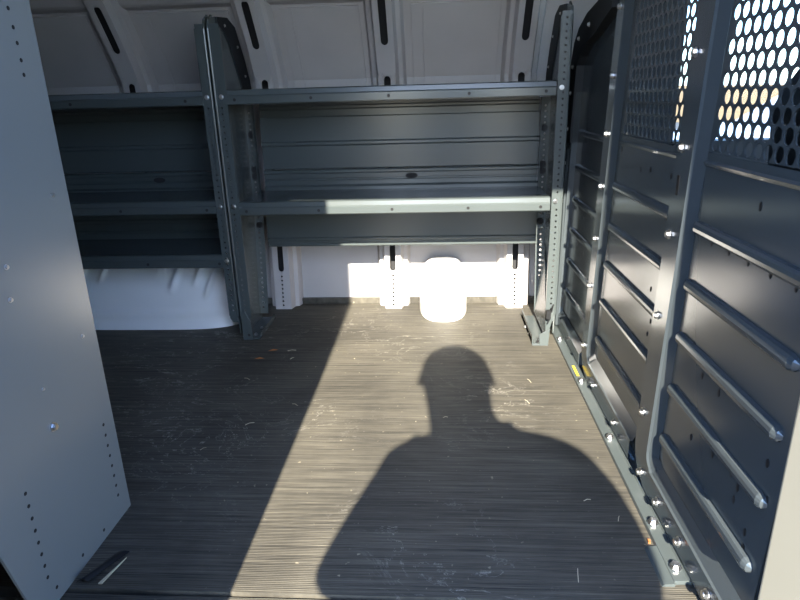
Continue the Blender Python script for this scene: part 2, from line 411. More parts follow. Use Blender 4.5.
struct(b.build('window_2', GLASS), 'passenger side window of the cab', 'window')
b = MB(); b.prism([(2.69,.80),(2.70,.80),(2.24,1.78),(2.23,1.78)], 'y', .82, 2.93)
struct(b.build('window_3', GLASS), 'windscreen of the van', 'window')
b = MB(); b.prism([(2.2,.62),(2.3,.80),(2.66,.84),(2.66,.2),(2.35,.2)], 'y', .84, 2.92)
tag(b.build('dashboard', PLAST, bevel=.02), 'dark plastic dashboard across the front of the cab', 'dashboard')

def seat(y0, lab):
    OX = .23
    def sh_(l): return [(a_+OX, c_) for a_, c_ in l]
    t = thing('cab_seat', lab, 'seat', (1.43, y0, 0), 'cab seats')
    b = MB(); b.prism(sh_([(1.05,.18),(1.66,.18),(1.72,.30),(1.66,.38),(1.10,.36)]), 'y', y0-.27, y0+.27); b.build('cushion', SEATF, t, bevel=.03)
    b = MB(); b.prism(sh_([(1.04,.30),(1.20,.30),(1.20,1.14),(1.16,1.16),(1.10,1.13),(1.03,1.02),(.985,.93)]), 'y', y0-.25, y0+.25); b.build('backrest', SEATF, t, bevel=.04)
    b = MB(); b.prism(sh_([(1.05,1.07),(1.15,1.07),(1.15,1.27),(1.08,1.29),(1.03,1.22)]), 'y', y0-.13, y0+.13); b.build('headrest', SEATF, t, bevel=.03)
    for s_ in (-.07, .07):
        b = MB(); b.tube([(1.27, y0+s_, 1.0), (1.28, y0+s_, 1.09)], .008, 8); b.build('headrest_post', ZINC, t)
    b = MB(); b.box(1.26, 1.78, y0-.2, y0+.2, -.005, .18); b.build('base', PLAST, t)
seat(2.14, 'driver seat in dark cloth behind the perforated partition')
seat(1.22, 'passenger seat in dark cloth on the side door side of the cab')

# unseen sliding door rearward of the opening, shaped to cast the sun patch edge
d = thing('shade_door_1', 'unseen open sliding door, shaped to cast the edge of the sun patch', 'door', (-1.2, .40, -.05)); d['kind'] = 'structure'
b = MB(); b.box(-1.85, -.455, .36, .44, -.10, 1.10); b.box(-1.85,-1.72,.36,.44,1.10,1.95); b.box(-.62,-.455,.36,.44,1.10,1.945); b.box(-1.85,-.61,.36,.44,1.78,2.10)
b.build('panel', WHITE, d, bevel=.01)
b = MB(); b.box(-1.72, -.57, .38, .42, 1.10, 1.80); b.build('blind_panel', PLAST, d)
b = MB(); b.box(-1.8, -1.7, .44, .78, .55, .60); b.build('slide_arm', ZINC, d)

# ------------------------------------------------------------------ white wheel well and small cover
def superell(b, xc, a, yb, D, ztop, nx, nz, flute=None, nu=64, nv=28):
    def f(u, v):
        th = math.pi*u; ph = math.pi/2*v
        cx, sx = math.cos(th), math.sin(th); cz, sz = math.cos(ph), math.sin(ph)
        e = lambda q, p: math.copysign(abs(q)**(2.0/p), q)
        X = e(cx, nx)*e(cz, nz); Y = e(sx, nx)*e(cz, nz); Z = e(sz, nz)
        x, y, z = xc+a*X, yb-D*Y, ztop*Z
        if flute: y, z = flute(x, y, z, Y)
        return (x, y, z)
    b.grid(f, nu, nv)
def flute(x, y, z, Y):
    d = 0
    for k, (xf, wd, z0) in enumerate([(-1.66,.014,.17),(-1.56,.012,.21),(-1.47,.012,.24),(-1.29,.012,.21),(-1.20,.014,.16),(-1.10,.012,.19),(-1.03,.013,.13)]):
        xx = xf+(z-.3)*.35
        d += .020*math.exp(-((x-xx)/wd)**2)*max(0, min(1, (z-z0)/.05))
    d += .010*math.exp(-((z-.075)/.012)**2)
    # flange at the foot
    if z < .02: d += .012*(1-z/.02)
    y -= .02*max(0, 1-z/.2)**2*(1 if Y > .05 else 0)
    return y-d*(1 if Y > .05 else 0), z
b = MB(); superell(b, -1.395, .495, 2.925, .345, .352, 4.2, 3.2, flute, 200, 60)
tag(b.build('wheel_well', WHITE, smooth=True), 'white moulded wheel housing under the left shelves', 'wheel well')
b = MB(); superell(b, .022, .118, 2.915, .275, .245, 2.7, 3.4, None, 48, 24)
tag(b.build('pipe_cover', WHITE, smooth=True), 'rounded white cover on the floor against the sunlit wall', 'cover')

# ------------------------------------------------------------------ shelving
YF = 2.434
def shelf(parent, x0, x1, zt, depth=.34, holes=(), name='shelf'):
    b = MB(); y1 = YF+depth
    pts = [(y1, zt-.045), (y1, zt-.004), (y1-.004, zt), (YF+.012, zt), (YF+.004, zt-.004), (YF+.001, zt-.020), (YF-.003, zt-.025), (YF-.003, zt-.052), (YF+.001, zt-.056), (YF+.028, zt-.056)]
    b.sheet(pts, 'x', x0, x1, .0035)
    for hx in holes: b.disc((hx, YF-.0028, zt-.038), (0,-1,0), .0062, .0012, 10, 1)
    # stiffening bead under the sheet
    b.box(x0+.02, x1-.02, YF+.15, YF+.18, zt-.022, zt-.0036)
    return b.build(name, [SHELF, DARK], parent)
def upright(parent, xp, side, foot=True, htop=1.0, FW=.042, foff=(0, 0)):
    """sheet-steel end panel; side=+1: flanges turn towards +x"""
    b = MB(); t = .006
    prof = [(YF+.01, .09), (YF+.0, .13), (YF, 1.27), (YF+.012, 1.30), (YF+.035, 1.315), (2.66, 1.325), (2.74, 1.30), (2.83, 1.185), (2.885, 1.09), (2.905, 1.03), (2.79, .99), (2.775, .5), (2.70, .02), (2.45, .02)]
    b.prism(prof, 'x', xp-t/2, xp+t/2)
    # rolled front edge
    b.tube([(xp, YF+.002, .11), (xp, YF+.002, 1.27), (xp, YF+.014, 1.30), (xp, YF+.05, 1.318)], .0055, 8)
    fz0, fz1 = (.10, 1.285)
    a, c = (xp, xp+FW*side) if side > 0 else (xp+FW*side, xp)
    hs = [(.135+.0235*i, (a+c)/2, .0042, 0) for i in range(49) if .12 < .135+.0235*i < htop]
    hs = [h for h in hs if not any(abs(h[0]-q) < .016 for q in (1.022, .592))]
    b.perf_row(lambda u, v, d_: (v, YF-.001+d_, u), fz0, fz1, a, c, hs, .004, 8)
    # small lower corner chamfer of flange
    b.add([(a, YF-.001, fz0), (c, YF-.001, fz0), (c-.012*side if side > 0 else c, YF-.001, fz0-.02), (a+(.012 if side < 0 else 0), YF-.001, fz0-.02)], [(0, 1, 2, 3)])
    # inner return of the front flange
    xr = c if side > 0 else a
    b.box(xr-.003, xr+.003, YF, YF+.014, .11, 1.27)
    o = b.build('side_panel', [SHELF, DARK], parent)
    # back flange, perforated
    b = MB()
    ybk = lambda z: interp([(0, 2.69), (.5, 2.77), (.99, 2.78)], z)
    a2, c2 = (xp, xp+.045*side) if side > 0 else (xp+.045*side, xp)
    hs = [(.06+.0235*i, (a2+c2)/2, .005, 0) for i in range(39)]
    b.perf_row(lambda u, v, d_: (v, ybk(u)-.006+d_, u), .03, .99, a2, c2, hs, .004, 8)
    b.box((c2 if side > 0 else a2)-.002, (c2 if side > 0 else a2)+.002, 2.735, 2.76, .5, .99)
    b.build('back_flange', [SHELF, DARK], parent)
    # black rubber edging on the upper back edge
    b = MB(); e = [(YF+.10, 1.321), (2.66, 1.331), (2.75, 1.305), (2.84, 1.19), (2.895, 1.095), (2.915, 1.03)]
    i_ = [(YF+.10, 1.295), (2.61, 1.27), (2.65, 1.24), (2.72, 1.14), (2.775, 1.06), (2.79, 1.0)]
    b.prism_strip(e, i_, 'x', xp-.007, xp+.007); b.build('rubber_edging', BLACK, parent)
    for yy, zz in ((2.60, 1.295), (2.74, 1.225), (2.81, 1.11)):
        bolt(parent, (xp+.012*side, yy, zz), (side, 0, 0), .55)
    if foot:
        b = MB(); FX = xp+foff[0]; FY = YF+foff[1]; FX2 = FX+(.05 if foff[0] else .075)*side
        lo, hi = min(FX, FX2), max(FX, FX2)
        if foff[0]:      # sloping web joining the panel to its inset foot
            q_ = [(xp, YF+.01, .105), (xp, 2.735, .36), (FX+.012, 2.71, .03), (FX+.012, FY+.01, .03)]; b.add(q_+[(x_-.005, y_, z_-.002) for x_, y_, z_ in q_], [(0, 1, 2, 3), (7, 6, 5, 4), (0, 3, 7, 4), (1, 0, 4, 5), (2, 1, 5, 6), (3, 2, 6, 7)])
        # channel-shaped floor bracket: upstand against the panel, base on the mat, front and back tabs
        b.box(lo, hi, FY-.005, 2.70, .0, .007)
        if not foff[0]: b.prism([(FY-.004, .0), (FY-.004, .075), (FY+.004, .12), (FY+.03, .145), (2.70, .06), (2.70, 0)], 'x', FX+.004*side-.003, FX+.004*side+.003)
        if foff[0]: b.prism([(FX+.016, 0), (FX-.020, 0), (FX-.022, .05), (FX+.02, .075)], 'y', FY-.006, FY-.001); b.sheet([(FX2, .04), (FX2, .004), (FX+.012, .004)], 'y', FY, 2.70, .004)
        else: b.prism([(FX, .0), (FX2-.03*side, .0), (FX2-.034*side, .085), (FX+.02*side, .13), (FX, .13)], 'y', FY-.008, FY-.003)
        b.box(min(FX2, FX2-.006*side), max(FX2, FX2-.006*side), FY+.02, 2.69, .006, .024)
        b.disc((FX+.028*side, FY-.0085, .022), (0,-1,0), .006, .001, 10, 1)
        b.build('foot_bracket', [SHELF, DARK], parent, bevel=.0015)
        bolt(parent, (FX+.05*side, 2.55, .007), (0, 0, 1), .8); bolt(parent, (FX+.045*side, 2.47, .007), (0, 0, 1), .8)
    return o
def back_panel(parent, x0, x1, y, z1, z0, beads, name='back_panel', holes=()):
    """corrugated steel back panel; beads = [(z, half_height, depth)]"""
    b = MB(); pts = [(y+.018, z1), (y+.002, z1), (y, z1-.004)]
    for z, h, dd in beads:
        pts += [(y, z+h), (y-dd, z+h*.45), (y-dd, z-h*.45), (y, z-h)]
    pts += [(y, z0+.004), (y+.002, z0), (y+.018, z0)]
    b.sheet(pts, 'x', x0, x1, .003)
    for hx, hz in holes: b.disc((hx, y-.0005, hz), (0,-1,0), .012, .001, 12, 1, sy=2.4, up=(1,0,0))
    return b.build(name, [SHELF, DARK], parent)

# middle unit
u = thing('shelving_unit', 'grey steel two-shelf unit, its lower shelf lip lit by the sun', 'shelving unit', (-.2, 2.6, 0), 'steel shelving units')
XL, XR = -.868, .492
upright(u, XL, +1); upright(u, XR, -1, htop=1.27, FW=.036, foff=(-.052, -.075))
HX = lambda xs: [XL+.05+(XR-XL-.1)*t for t in xs]
shelf(u, XL+.044, XR-.044, 1.048, holes=HX((.02, .26, .5, .745, .975)))
shelf(u, XL+.044, XR-.044, .609, holes=HX((.02, .26, .5, .745, .975)))
back_panel(u, -.80, .445, 2.786, 1.0, .925, [(.97, .01, .006)], name='shade_strip')  # added strip hiding the bright wall so the shaded band stays dark
back_panel(u, -.80, .445, 2.772, .932, .702, [(.815, .012, .007)])
back_panel(u, -.80, .445, 2.768, .700, .565, [(.690, .010, .006), (.655, .006, -.004), (.615, .016, .012)], holes=((-.12, .665),))
back_panel(u, -.80, .445, 2.725, .520, .350, [(.385, .009, .006), (.365, .004, -.003)])
for x_, sx in ((XL+.024, 1), (XR-.024, 1)):
    for z_ in (1.022, .592):
        bolt(u, (x_, YF-.0015, z_), (0, -1, 0), .85)
for x_ in (XL+.026, XR-.026):
    for z_ in (.86, .705, .675, .45):
        bolt(u, (x_, interp([(0, 2.69), (.5, 2.77), (.99, 2.78)], z_)-.007, z_), (0, -1, 0), 1, CLIP, 'black_clip')
# small dark latch low on the right upright
b = MB(); b.box(XR-.040, XR-.022, YF-.034, YF-.010, .10, .135); b.tube([(XR-.02, YF-.03, .13), (XR-.014, YF-.03, .165)], .003, 8); b.tube([(XR-.026, YF-.03, .10), (XR-.034, YF-.03, .08)], .003, 8)
b.build('latch', BLACK, u)

# left unit
u = thing('shelving_unit', 'dark grey steel three-shelf unit above the white wheel housing', 'shelving unit', (-1.4, 2.6, 0), 'steel shelving units')
XA = -.884
upright(u, XA, -1, foot=False, FW=.034)
upright(u, -1.93, +1, foot=True)
for z_, hs in ((1.048, (-1.46, -.99)), (.617, (-1.33, -.96)), (.386, (-1.25, -.935))):
    shelf(u, -1.93+.044, XA-.036, z_, holes=hs)
    bolt(u, (XA-.018, YF-.0015, z_-.026), (0, -1, 0), .85)
back_panel(u, -1.88, -.93, 2.786, 1.0, .925, [(.97, .01, .006)], name='shade_strip')  # same added strip, covering the wall where shade falls
back_panel(u, -1.88, -.93, 2.772, .932, .702, [(.815, .012, .007)])
back_panel(u, -1.88, -.93, 2.768, .700, .565, [(.690, .010, .006), (.655, .006, -.004), (.615, .016, .012)], holes=((-1.30, .665),))
back_panel(u, -1.88, -.93, 2.772, .555, .36, [(.47, .012, .007), (.42, .008, .005)])

# near-left unit: only its big flat end panel shows
u = thing('shelving_unit', 'large flat grey end panel of shelving standing at the left of the doorway', 'shelving unit', (-1.2, 1.1, 0), 'steel shelving units')
b = MB(); xp = -.815
b.prism([(1.284, 0), (1.284, 1.62), (.86, 1.62), (.84, 1.3), (.84, .30), (.856, .215), (.887, .08), (.908, 0)], 'x', xp-.006, xp)
hl = [(1.214,1.182),(1.217,1.149),(1.219,1.121),(1.22,1.09),(1.219,1.063),(1.214,1.215),(1.214,1.248),(1.157,.025),(1.067,.03),(.969,.033)]
hl += [(.952, .281-.0294*i) for i in range(8)]+[(1.239, .267-.0289*i) for i in range(8)]
for y_, z_ in hl: b.disc((xp-.0001, y_, z_), (1,0,0), .0042, .0008, 10, 1)
b.prism([(1.284, 0), (1.278, 0), (1.278, 1.62), (1.284, 1.62)], 'x', xp-.045, xp-.005)
b.prism([(.84, .32), (.846, .32), (.846, 1.3), (.84, 1.3)], 'x', xp-.045, xp-.005)
b.build('side_panel', [SHELF_LIT, DARK], u, bevel=.0012)
for y_, z_, s_ in ((1.07, .361, .9), (1.067, .451, .35), (1.228, .825, .4), (1.229, .503, .45), (1.037, .655, .5), (1.047, .717, .5)):
    bolt(u, (xp, y_, z_), (1, 0, 0), s_)
for z_ in (1.15, .72, .30):
    b = MB(); b.sheet([(1.272, z_-.05), (1.276, z_), (.88, z_), (.876, z_-.05)], 'x', -1.9, xp-.008, .004); b.build('shelf', SHELF_LIT, u)
b = MB(); b.prism([(1.284, 0), (1.284, 1.62), (.90, 1.62), (.90, .46), (.905, .35), (1.008, 0)], 'x', -1.92, -1.914); b.build('side_panel', SHELF_LIT, u)

# ------------------------------------------------------------------ partition
pt = thing('bulkhead_partition', 'slate grey steel bulkhead partition of three bolted ribbed panels, perforated above', 'partition', (.55, 1.8, 0))
LEAN = .028
def px_(z, off=0.0): return .530+LEAN*z+off
REC = .020      # how far the panel fields sit behind the post faces
def wall_edge(z):  # back edge of the partition following the body side
    return interp([(0, 2.61), (.3, 2.63), (.6, 2.67), (1.0, 2.69), (1.12, 2.69), (1.19, 2.66), (1.24, 2.60), (1.28, 2.48), (1.30, 2.33), (1.315, 2.14), (1.33, 1.9)], z)
def perf_field(b, y0, y1, z0, z1, pitch=.0352, row=.0312, r=.0147, first=0):
    nz = int((z1-z0)/row); ny = int((y1-y0)/pitch)
    m_ = ((y1-y0)-ny*pitch)/2
    zb = z0
    for i in range(nz):
        za = zb+i*row; off = (i % 2)*pitch/2
        holes = []
        yy = y0+m_+pitch/2-pitch/4+off
        while yy+pitch/2 <= y1+1e-6: holes.append((yy, za+row/2, r, 0)); yy += pitch
        b.perf_row(lambda u_, v_, d_: (px_(v_, REC+d_), u_, v_), y0, y1, za, za+row, holes, .003, 12)
    if z1-(zb+nz*row) > 1e-4:
        b.perf_row(lambda u_, v_, d_: (px_(v_, REC+d_), u_, v_), y0, y1, zb+nz*row, z1, [], .003)
def field(b, y0, y1, z0, z1, beads, ystep=None, top=None):
    """solid panel field with horizontal pressed beads; beads=(z, half height, depth, ya, yb)"""
    t = .003
    if top is None:
        b.grid(lambda u_, v_: (px_(z0+(z1-z0)*v_, REC), y0+(y1-y0)*u_, z0+(z1-z0)*v_), 1, 1)
        b.grid(lambda u_, v_: (px_(z0+(z1-z0)*v_, REC+t), y0+(y1-y0)*u_, z0+(z1-z0)*v_), 1, 1)
    for zc, h, dd, ya, yb in beads:
        n_ = 6; prof = [(zc+h*math.cos(math.pi*k/n_), -dd*math.sin(math.pi*k/n_)**.7 if 0 < k < n_ else 0) for k in range(n_+1)]
        ys = [(ya, 0), (ya+h*.5, .7), (ya+h*1.2, 1), (yb-h*1.2, 1), (yb-h*.5, .7), (yb, 0)]
        ys = [(y_, max(s_, .02)) for y_, s_ in ys]
        vs_ = []
        for y_, s_ in ys:
            for z_, q in prof:
                zz = zc+(z_-zc)*(.25+.75*s_)
                vs_.append((px_(zz, REC-.0003+q*s_), y_, zz))
        m_ = n_+1
        b.add(vs_, [(i*m_+k, i*m_+k+1, (i+1)*m_+k+1, (i+1)*m_+k) for i in range(len(ys)-1) for k in range(n_)])
BZ = [.714, .582, .454, .321, .184]
def phole(b, y, z, r=.0045, sy=1.8):
    b.disc((px_(z, REC-.0002), y, z), (-1, 0, 0), r, .0008, 10, 1, sy=sy, up=(0,0,1))
# near panel
b = MB(); Y0, Y1 = .872, 1.365
field(b, Y0, Y1, .03, .872, [(z, .015, .013, .895, 1.350) for z in BZ]+[(.086, .008, .006, .91, 1.35)])
for k in range(5): phole(b, 1.26-.078*k, .694, .0035, 1.6)
for y_, z_ in ((1.20,.42),(1.12,.42),(1.10,.29),(1.02,.30),(.99,.29),(.995,.26),(.94,.23),(.935,.20),(.92,.39),(.90,.33),(1.20,.27),(1.15,.175),(1.07,.165),(1.18,.10),(.95,.79),(1.10,.80)): phole(b, y_, z_, .0048)
perf_field(b, .885, 1.352, .876, 1.62)
b.grid(lambda u_, v_: (px_(.872+.75*v_, REC), 1.352+.013*u_, .872+.75*v_), 1, 1)
b.grid(lambda u_, v_: (px_(.872+.75*v_, REC), .872+.013*u_, .872+.75*v_), 1, 1)
# fold line under the perforations
b.prism([(px_(.849, REC-.001), .857), (px_(.849, REC-.006), .852), (px_(.849, REC-.001), .844)], 'y', .88, 1.35)
# large round holes near the lower corner
for y_, z_ in ((1.36, .075), (1.30, .055)): b.disc((px_(z_, REC-.0004), y_-.02, z_+.02), (-1,0,0), .013, .001, 18, 1)
near = b.build('near_panel', [PART, DARK], pt, recalc=False); near['label'] = 'panel with the sunlit window showing through its holes'
# mid panel
b = MB()
field(b, 1.46, 2.02, .03, .872, [(z, .014, .012, 1.475, 1.995) for z in BZ]+[(.086, .008, .006, 1.48, 1.99)])
for y_, z_ in ((1.53,.80),(1.52,.70),(1.52,.58),(1.56,.50),(1.53,.42),(1.54,.38),(1.96,.83),(1.98,.66),(1.98,.57),(1.76,.79),(1.68,.80),(1.51,.22)): phole(b, y_, z_, .0042)
perf_field(b, 1.475, 1.985, .876, 1.62)
for a, c in ((1.46, 1.475), (1.985, 2.02)): b.grid(lambda u_, v_: (px_(.872+.75*v_, REC), a+(c-a)*u_, .872+.75*v_), 1, 1)
b.prism([(px_(.849, REC-.001), .857), (px_(.849, REC-.006), .852), (px_(.849, REC-.001), .844)], 'y', 1.475, 1.99)
mid = b.build('middle_panel', [PART, DARK], pt, recalc=False)
# far panel, solid, its back edge following the body side
b = MB()
zz = [.03, .3, .5, .8, 1.0, 1.12, 1.19, 1.24, 1.28, 1.30, 1.315]
vs_ = []
for z_ in zz: vs_ += [(px_(z_, REC), 2.11, z_), (px_(z_, REC), max(wall_edge(z_), 2.11), z_)]
b.add(vs_, [(2*i, 2*i+1, 2*i+3, 2*i+2) for i in range(len(zz)-1)])
field(b, 0, 0, 0, 0, [(z, .013, .011, 2.13, 2.55) for z in BZ+[.849]], top=1)
for y_, z_ in ((2.35,.54),(2.40,.42),(2.30,.41),(2.5,.55),(2.45,.68),(2.2,.3)): phole(b, y_, z_, .004)
far = b.build('far_panel', [PART, DARK], pt, recalc=False)
# posts: bolted flange faces that run down and turn along the floor
def post(ya, yb, ytop_shift=0, fillet=.07, yend=None, slope=.045, name='post'):
    """face from ya..yb (yb nearer the wall), bottom rail runs toward yend (nearer the door)"""
    b = MB(); zt = 1.62
    secs = []
    W_ = yb-ya
    # vertical run then a quarter turn then horizontal run toward the door
    pts = [(zt, 'v')]+[(z_, 'v') for z_ in (1.3, 1.0, .7, .4, .14)]
    inner, outer = [], []
    for z_, _ in pts: outer.append((yb, z_)); inner.append((ya, z_))
    for k in range(1, 8):
        a = math.pi/2*k/8
        outer.append((yb-.10*(1-math.cos(a)), .12-.10*math.sin(a)+.0))
        inner.append((ya-.035*(1-math.cos(a)), .12-.035*math.sin(a)+.0))
    outer.append((yb-.10, .012)); inner.append((ya-.035, .078))
    outer.append((yend, .012)); inner.append((yend, .072))
    back = []
    for i, (y_, z_) in enumerate(inner):
        if i < 6: back.append((y_-slope, z_))
        elif i >= len(inner)-2: back.append((y_-(slope if i == len(inner)-2 else 0), z_+.035))
        else:
            a = math.pi/2*(i-5)/8; back.append((y_-slope*math.cos(a)-slope*.3*math.sin(a), z_+.035*math.sin(a)))
    lipo = [(y_+.004 if i < 6 else y_, z_) for i, (y_, z_) in enumerate(outer)]
    vs_ = []
    for o_, i_, k_, l_ in zip(outer, inner, back, lipo):
        vs_ += [(px_(l_[1], REC), l_[0]+.0, l_[1]-.0), (px_(o_[1], .004), o_[0], o_[1]), (px_(o_[1], 0), o_[0]-.004*(1 if o_[0] > yend+.001 else 0), o_[1]+.002), (px_(i_[1], 0), i_[0]+.004, i_[1]), (px_(i_[1], .005), i_[0]-.002, i_[1]+.002), (px_(k_[1], REC-.0005), k_[0], k_[1])]
    n_ = len(outer)
    b.add(vs_, [(6*i+k, 6*i+k+1, 6*i+6+k+1, 6*i+6+k) for i in range(n_-1) for k in range(5)])
    return b.build(name, [PART, DARK], pt, recalc=False)
post(1.375, 1.470, yend=.872, slope=.030)
post(2.035, 2.115, yend=1.50, slope=.03)
b = MB()   # channel along the foot of the far panel
b.prism([(px_(0, .0), .012), (px_(0, .0), .06), (px_(0, REC), .085), (px_(0, REC), .012)], 'y', 2.13, 2.60); b.build('bottom_channel', PART, pt)
# slot in the near post
b = MB(); b.box(px_(.79, -.0006), px_(.79, .0), 1.425, 1.440, .765, .815); b.build('post_slot', DARK, pt)
# edge flange along the body side, black rubber, with bolts
EZ = [0.0, .2, .5, .8, 1.0, 1.12, 1.19, 1.24, 1.28, 1.30, 1.315]
EW = [.05, .06, .08, .10, .11, .11, .12, .12, .11, .10, .06]
e0 = [(wall_edge(z_), z_) for z_ in EZ]
e1 = []
for i, z_ in enumerate(EZ):
    a_ = e0[max(i-1, 0)]; c_ = e0[min(i+1, len(EZ)-1)]; d_ = Vector((c_[0]-a_[0], c_[1]-a_[1])).normalized()
    e1.append((e0[i][0]-d_.y*EW[i], e0[i][1]+d_.x*EW[i]))
def edge_strip(k0, k1, xo, th, nm, m_):
    b = MB(); A = e0[k0:k1]; B = e1[k0:k1]; n_ = len(A); xs = (xo, xo+th)
    vs_ = [(px_(z_, xs[q]), y_, z_) for q in (0, 1) for P_ in (A, B) for y_, z_ in P_]
    fs = []
    for i in range(n_-1):
        fs += [(i, i+1, n_+i+1, n_+i), (2*n_+i, 3*n_+i, 3*n_+i+1, 2*n_+i+1), (i, 2*n_+i, 2*n_+i+1, i+1), (n_+i, n_+i+1, 3*n_+i+1, 3*n_+i)]
    b.add(vs_, fs+[(0, n_, 3*n_, 2*n_), (n_-1, 3*n_-1, 4*n_-1, 2*n_-1)]); b.build(nm, m_, pt, recalc=False)
edge_strip(0, 5, -.004, REC+.004, 'edge_flange', PART)
edge_strip(3, 11, -.012, REC+.012, 'rubber_edging', BLACK)
b = MB(); b.tube([(px_(z_, -.006), wall_edge(z_)+.014, z_) for z_ in (0.02, .2, .4, .6, .8, 1.0, 1.1)], .015, 10)
b.tube([(px_(z_, -.006), wall_edge(z_)-.062, z_) for z_ in (0.02, .2, .4, .6, .78)], .007, 8); b.build('seal_strip', PART, pt)
b = MB(); ZZ = [0, .4, .8, 1.05, 1.12]; b.add([(px_(z_, .015), y_, z_) for z_ in ZZ for y_ in (wall_edge(z_), wall_y(z_)-.004)], [(2*i, 2*i+1, 2*i+3, 2*i+2) for i in range(4)]); b.build('closing_flap', BLACK, pt)
for z_ in (1.077, .876, .676, .471, .20): bolt(pt, (px_(z_, -.0005), 1.438, z_), (-1, 0, 0), 1.0)
for z_ in (1.25, 1.05, .87, .70, .52, .35, .12): bolt(pt, (px_(z_, -.0005), 2.078, z_), (-1, 0, 0), .95)
for z_, o_ in ((.10, .03), (.32, .03), (.56, .03), (.72, .035), (.86, .05), (1.0, .05), (1.10, .05)): bolt(pt, (px_(z_, -.0125 if z_ > .75 else -.005), wall_edge(z_)-o_, z_), (-1, 0, 0), .8)
for y_, z_ in ((2.57, 1.20), (2.42, 1.235)): bolt(pt, (px_(z_, -.0125), y_, z_), (-1, 0, 0), .8)
for y_ in (1.395, 1.27, 1.13, .98): bolt(pt, (px_(.04, -.0005), y_, .045), (-1, 0, 0), 1.1)
for y_ in (1.9, 1.65): bolt(pt, (px_(.04, -.0005), y_, .045), (-1, 0, 0), .9)

# floor angle that the partition stands on
fa = thing('floor_angle', 'pale steel angle bolted to the floor along the foot of the partition', 'angle', (.5, 1.8, 0))
b = MB(); b.prism([(.495, 0.0), (.497, .010), (.527, .012), (.529, .002)], 'y', 1.05, 2.72)
b.box(.528, .534, 1.05, 2.72, 0, .011)
b.build('strip', SHELF, fa, bevel=.001)
b = MB(); b.prism([(.470, .0), (.474, .006), (.497, .008), (.497, 0)], 'y', 1.045, 1.16); b.build('end_plate', SHELF, fa)
for y_ in (1.09, 1.235, 1.62, 2.0, 2.4): bolt(fa, (.513, y_, .0115), (0, 0, 1), 1.2)
b = MB(); b.box(.506, .516, 2.04, 2.13, .0121, .0126)
tag(b.build('tape', YEL), 'scrap of yellow tape on the floor angle by the far post', 'tape')

# ------------------------------------------------------------------ small litter on the mat
b = MB()
b.grid(lambda u_, v_: (-.805+.030*u_+.045*v_, 1.01+.10*v_, .002+.015*math.sin(u_*2.6)*(1-.7*v_)), 8, 8)
o = b.build('mat_flap', [BLACK], smooth=True); tag(o, 'curled torn flap of black mat at the foot of the left panel', 'flap')
b = MB(); b.prism([(-.752, 1.01), (-.744, 1.01), (-.728, 1.09)], 'z', .003, .006); tag(b.build('plastic_sliver', STRAW), 'pale pointed sliver lying beside the torn mat flap', 'sliver')
def straw(x, y, L, a, nm='straw'):
    b = MB(); dx, dy = math.cos(a)*L/2, math.sin(a)*L/2
    b.tube([(x-dx, y-dy, .002), (x, y+L*.08, .004), (x+dx, y+dy, .002)], .0009, 6)
    tag(b.build(nm, STRAW), 'thin pale straw lying on the black ribbed mat', 'straw', 'straws on the mat')
for a in ((-.62, 2.30, .035, .2), (-.60, 2.22, .02, 1.0), (-.73, 2.03, .03, 2.6), (-.62, 1.70, .03, .5), (-.50, 1.83, .025, 2.6), (.33, 2.02, .03, 1.9), (.30, 1.86, .03, 2.0), (.02, 1.75, .016, .2), (.38, 1.33, .02, .3), (.44, 1.26, .02, 1.2), (.30, 1.07, .04, 1.4), (-.72, 1.55, .02, .8)): straw(*a)
LEAF = mat('dry_orange_leaf', (.42, .16, .05), .8, var=.2)
for x_, y_, a_, lb in ((-.735, 2.215, .1, 'small dry orange leaf lying on the mat in the shade'), (-.70, 2.30, .3, 'tiny dry leaf bit near the foot of the shelf divider')):
    b = MB(); dx, dy = .022*math.cos(a_), .022*math.sin(a_)
    b.add([(x_-dx, y_-dy, .003), (x_+.2*dy, y_-.008, .006), (x_+dx, y_+dy, .003), (x_-.2*dy, y_+.008, .006), (x_, y_, .002)], [(0, 1, 4), (1, 2, 4), (2, 3, 4), (3, 0, 4)])
    tag(b.build('dry_leaf', LEAF), lb, 'leaf')
b = MB(); b.prism([(.484,1.175),(.488,1.173),(.490,1.184),(.485,1.186)], 'z', .001, .006)
tag(b.build('paint_chip', mat('rust_orange', (.55, .2, .06), .7, var=.2)), 'small orange chip on the mat by the floor angle', 'chip')

# ------------------------------------------------------------------ the photographer standing outside (his shadow falls on the mat)
pe = thing('person', 'person in a navy jacket standing outside the door, holding up a phone', 'person', (.12, -.2, -.62))
def skinned(name, chains, m, sub=2):
    """chains: list of lists of (x,y,z,r); first vertex of later chains may repeat an earlier one to branch"""
    vs_, rs, es = [], [], []
    def idx(p):
        for i, q in enumerate(vs_):
            if (Vector(q)-Vector(p[:3])).length < 1e-5: return i
        vs_.append(tuple(p[:3])); rs.append(p[3]); return len(vs_)-1
    roots = []
    for ch in chains:
        ids = [idx(p) for p in ch]; es += list(zip(ids, ids[1:])); roots.append(ids[0])
    me = bpy.data.meshes.new(name); me.from_pydata([(x*S, y*S, z*S) for x, y, z in vs_], es, [])
    me.materials.append(m); o = bpy.data.objects.new(name, me); C.objects.link(o)
    o.modifiers.new('skin', 'SKIN'); lay = me.skin_vertices[0].data
    for i, r in enumerate(rs): lay[i].radius = (r*S, r*S)
    done = set()
    adj = {i: set() for i in range(len(vs_))}
    for a, c in es: adj[a].add(c); adj[c].add(a)
    for i in range(len(vs_)):
        if i in done: continue
        lay[i].use_root = True; st = [i]
        while st:
            k = st.pop()
            if k in done: continue
            done.add(k); st += list(adj[k])
    sb = o.modifiers.new('sub', 'SUBSURF'); sb.levels = sub; sb.render_levels = sub
    o.modifiers['skin'].use_smooth_shade = True
    o.parent = pe; o.location = -root_of(pe)
    return o
bx = .115
pel = (bx, -.22, .56, .16)
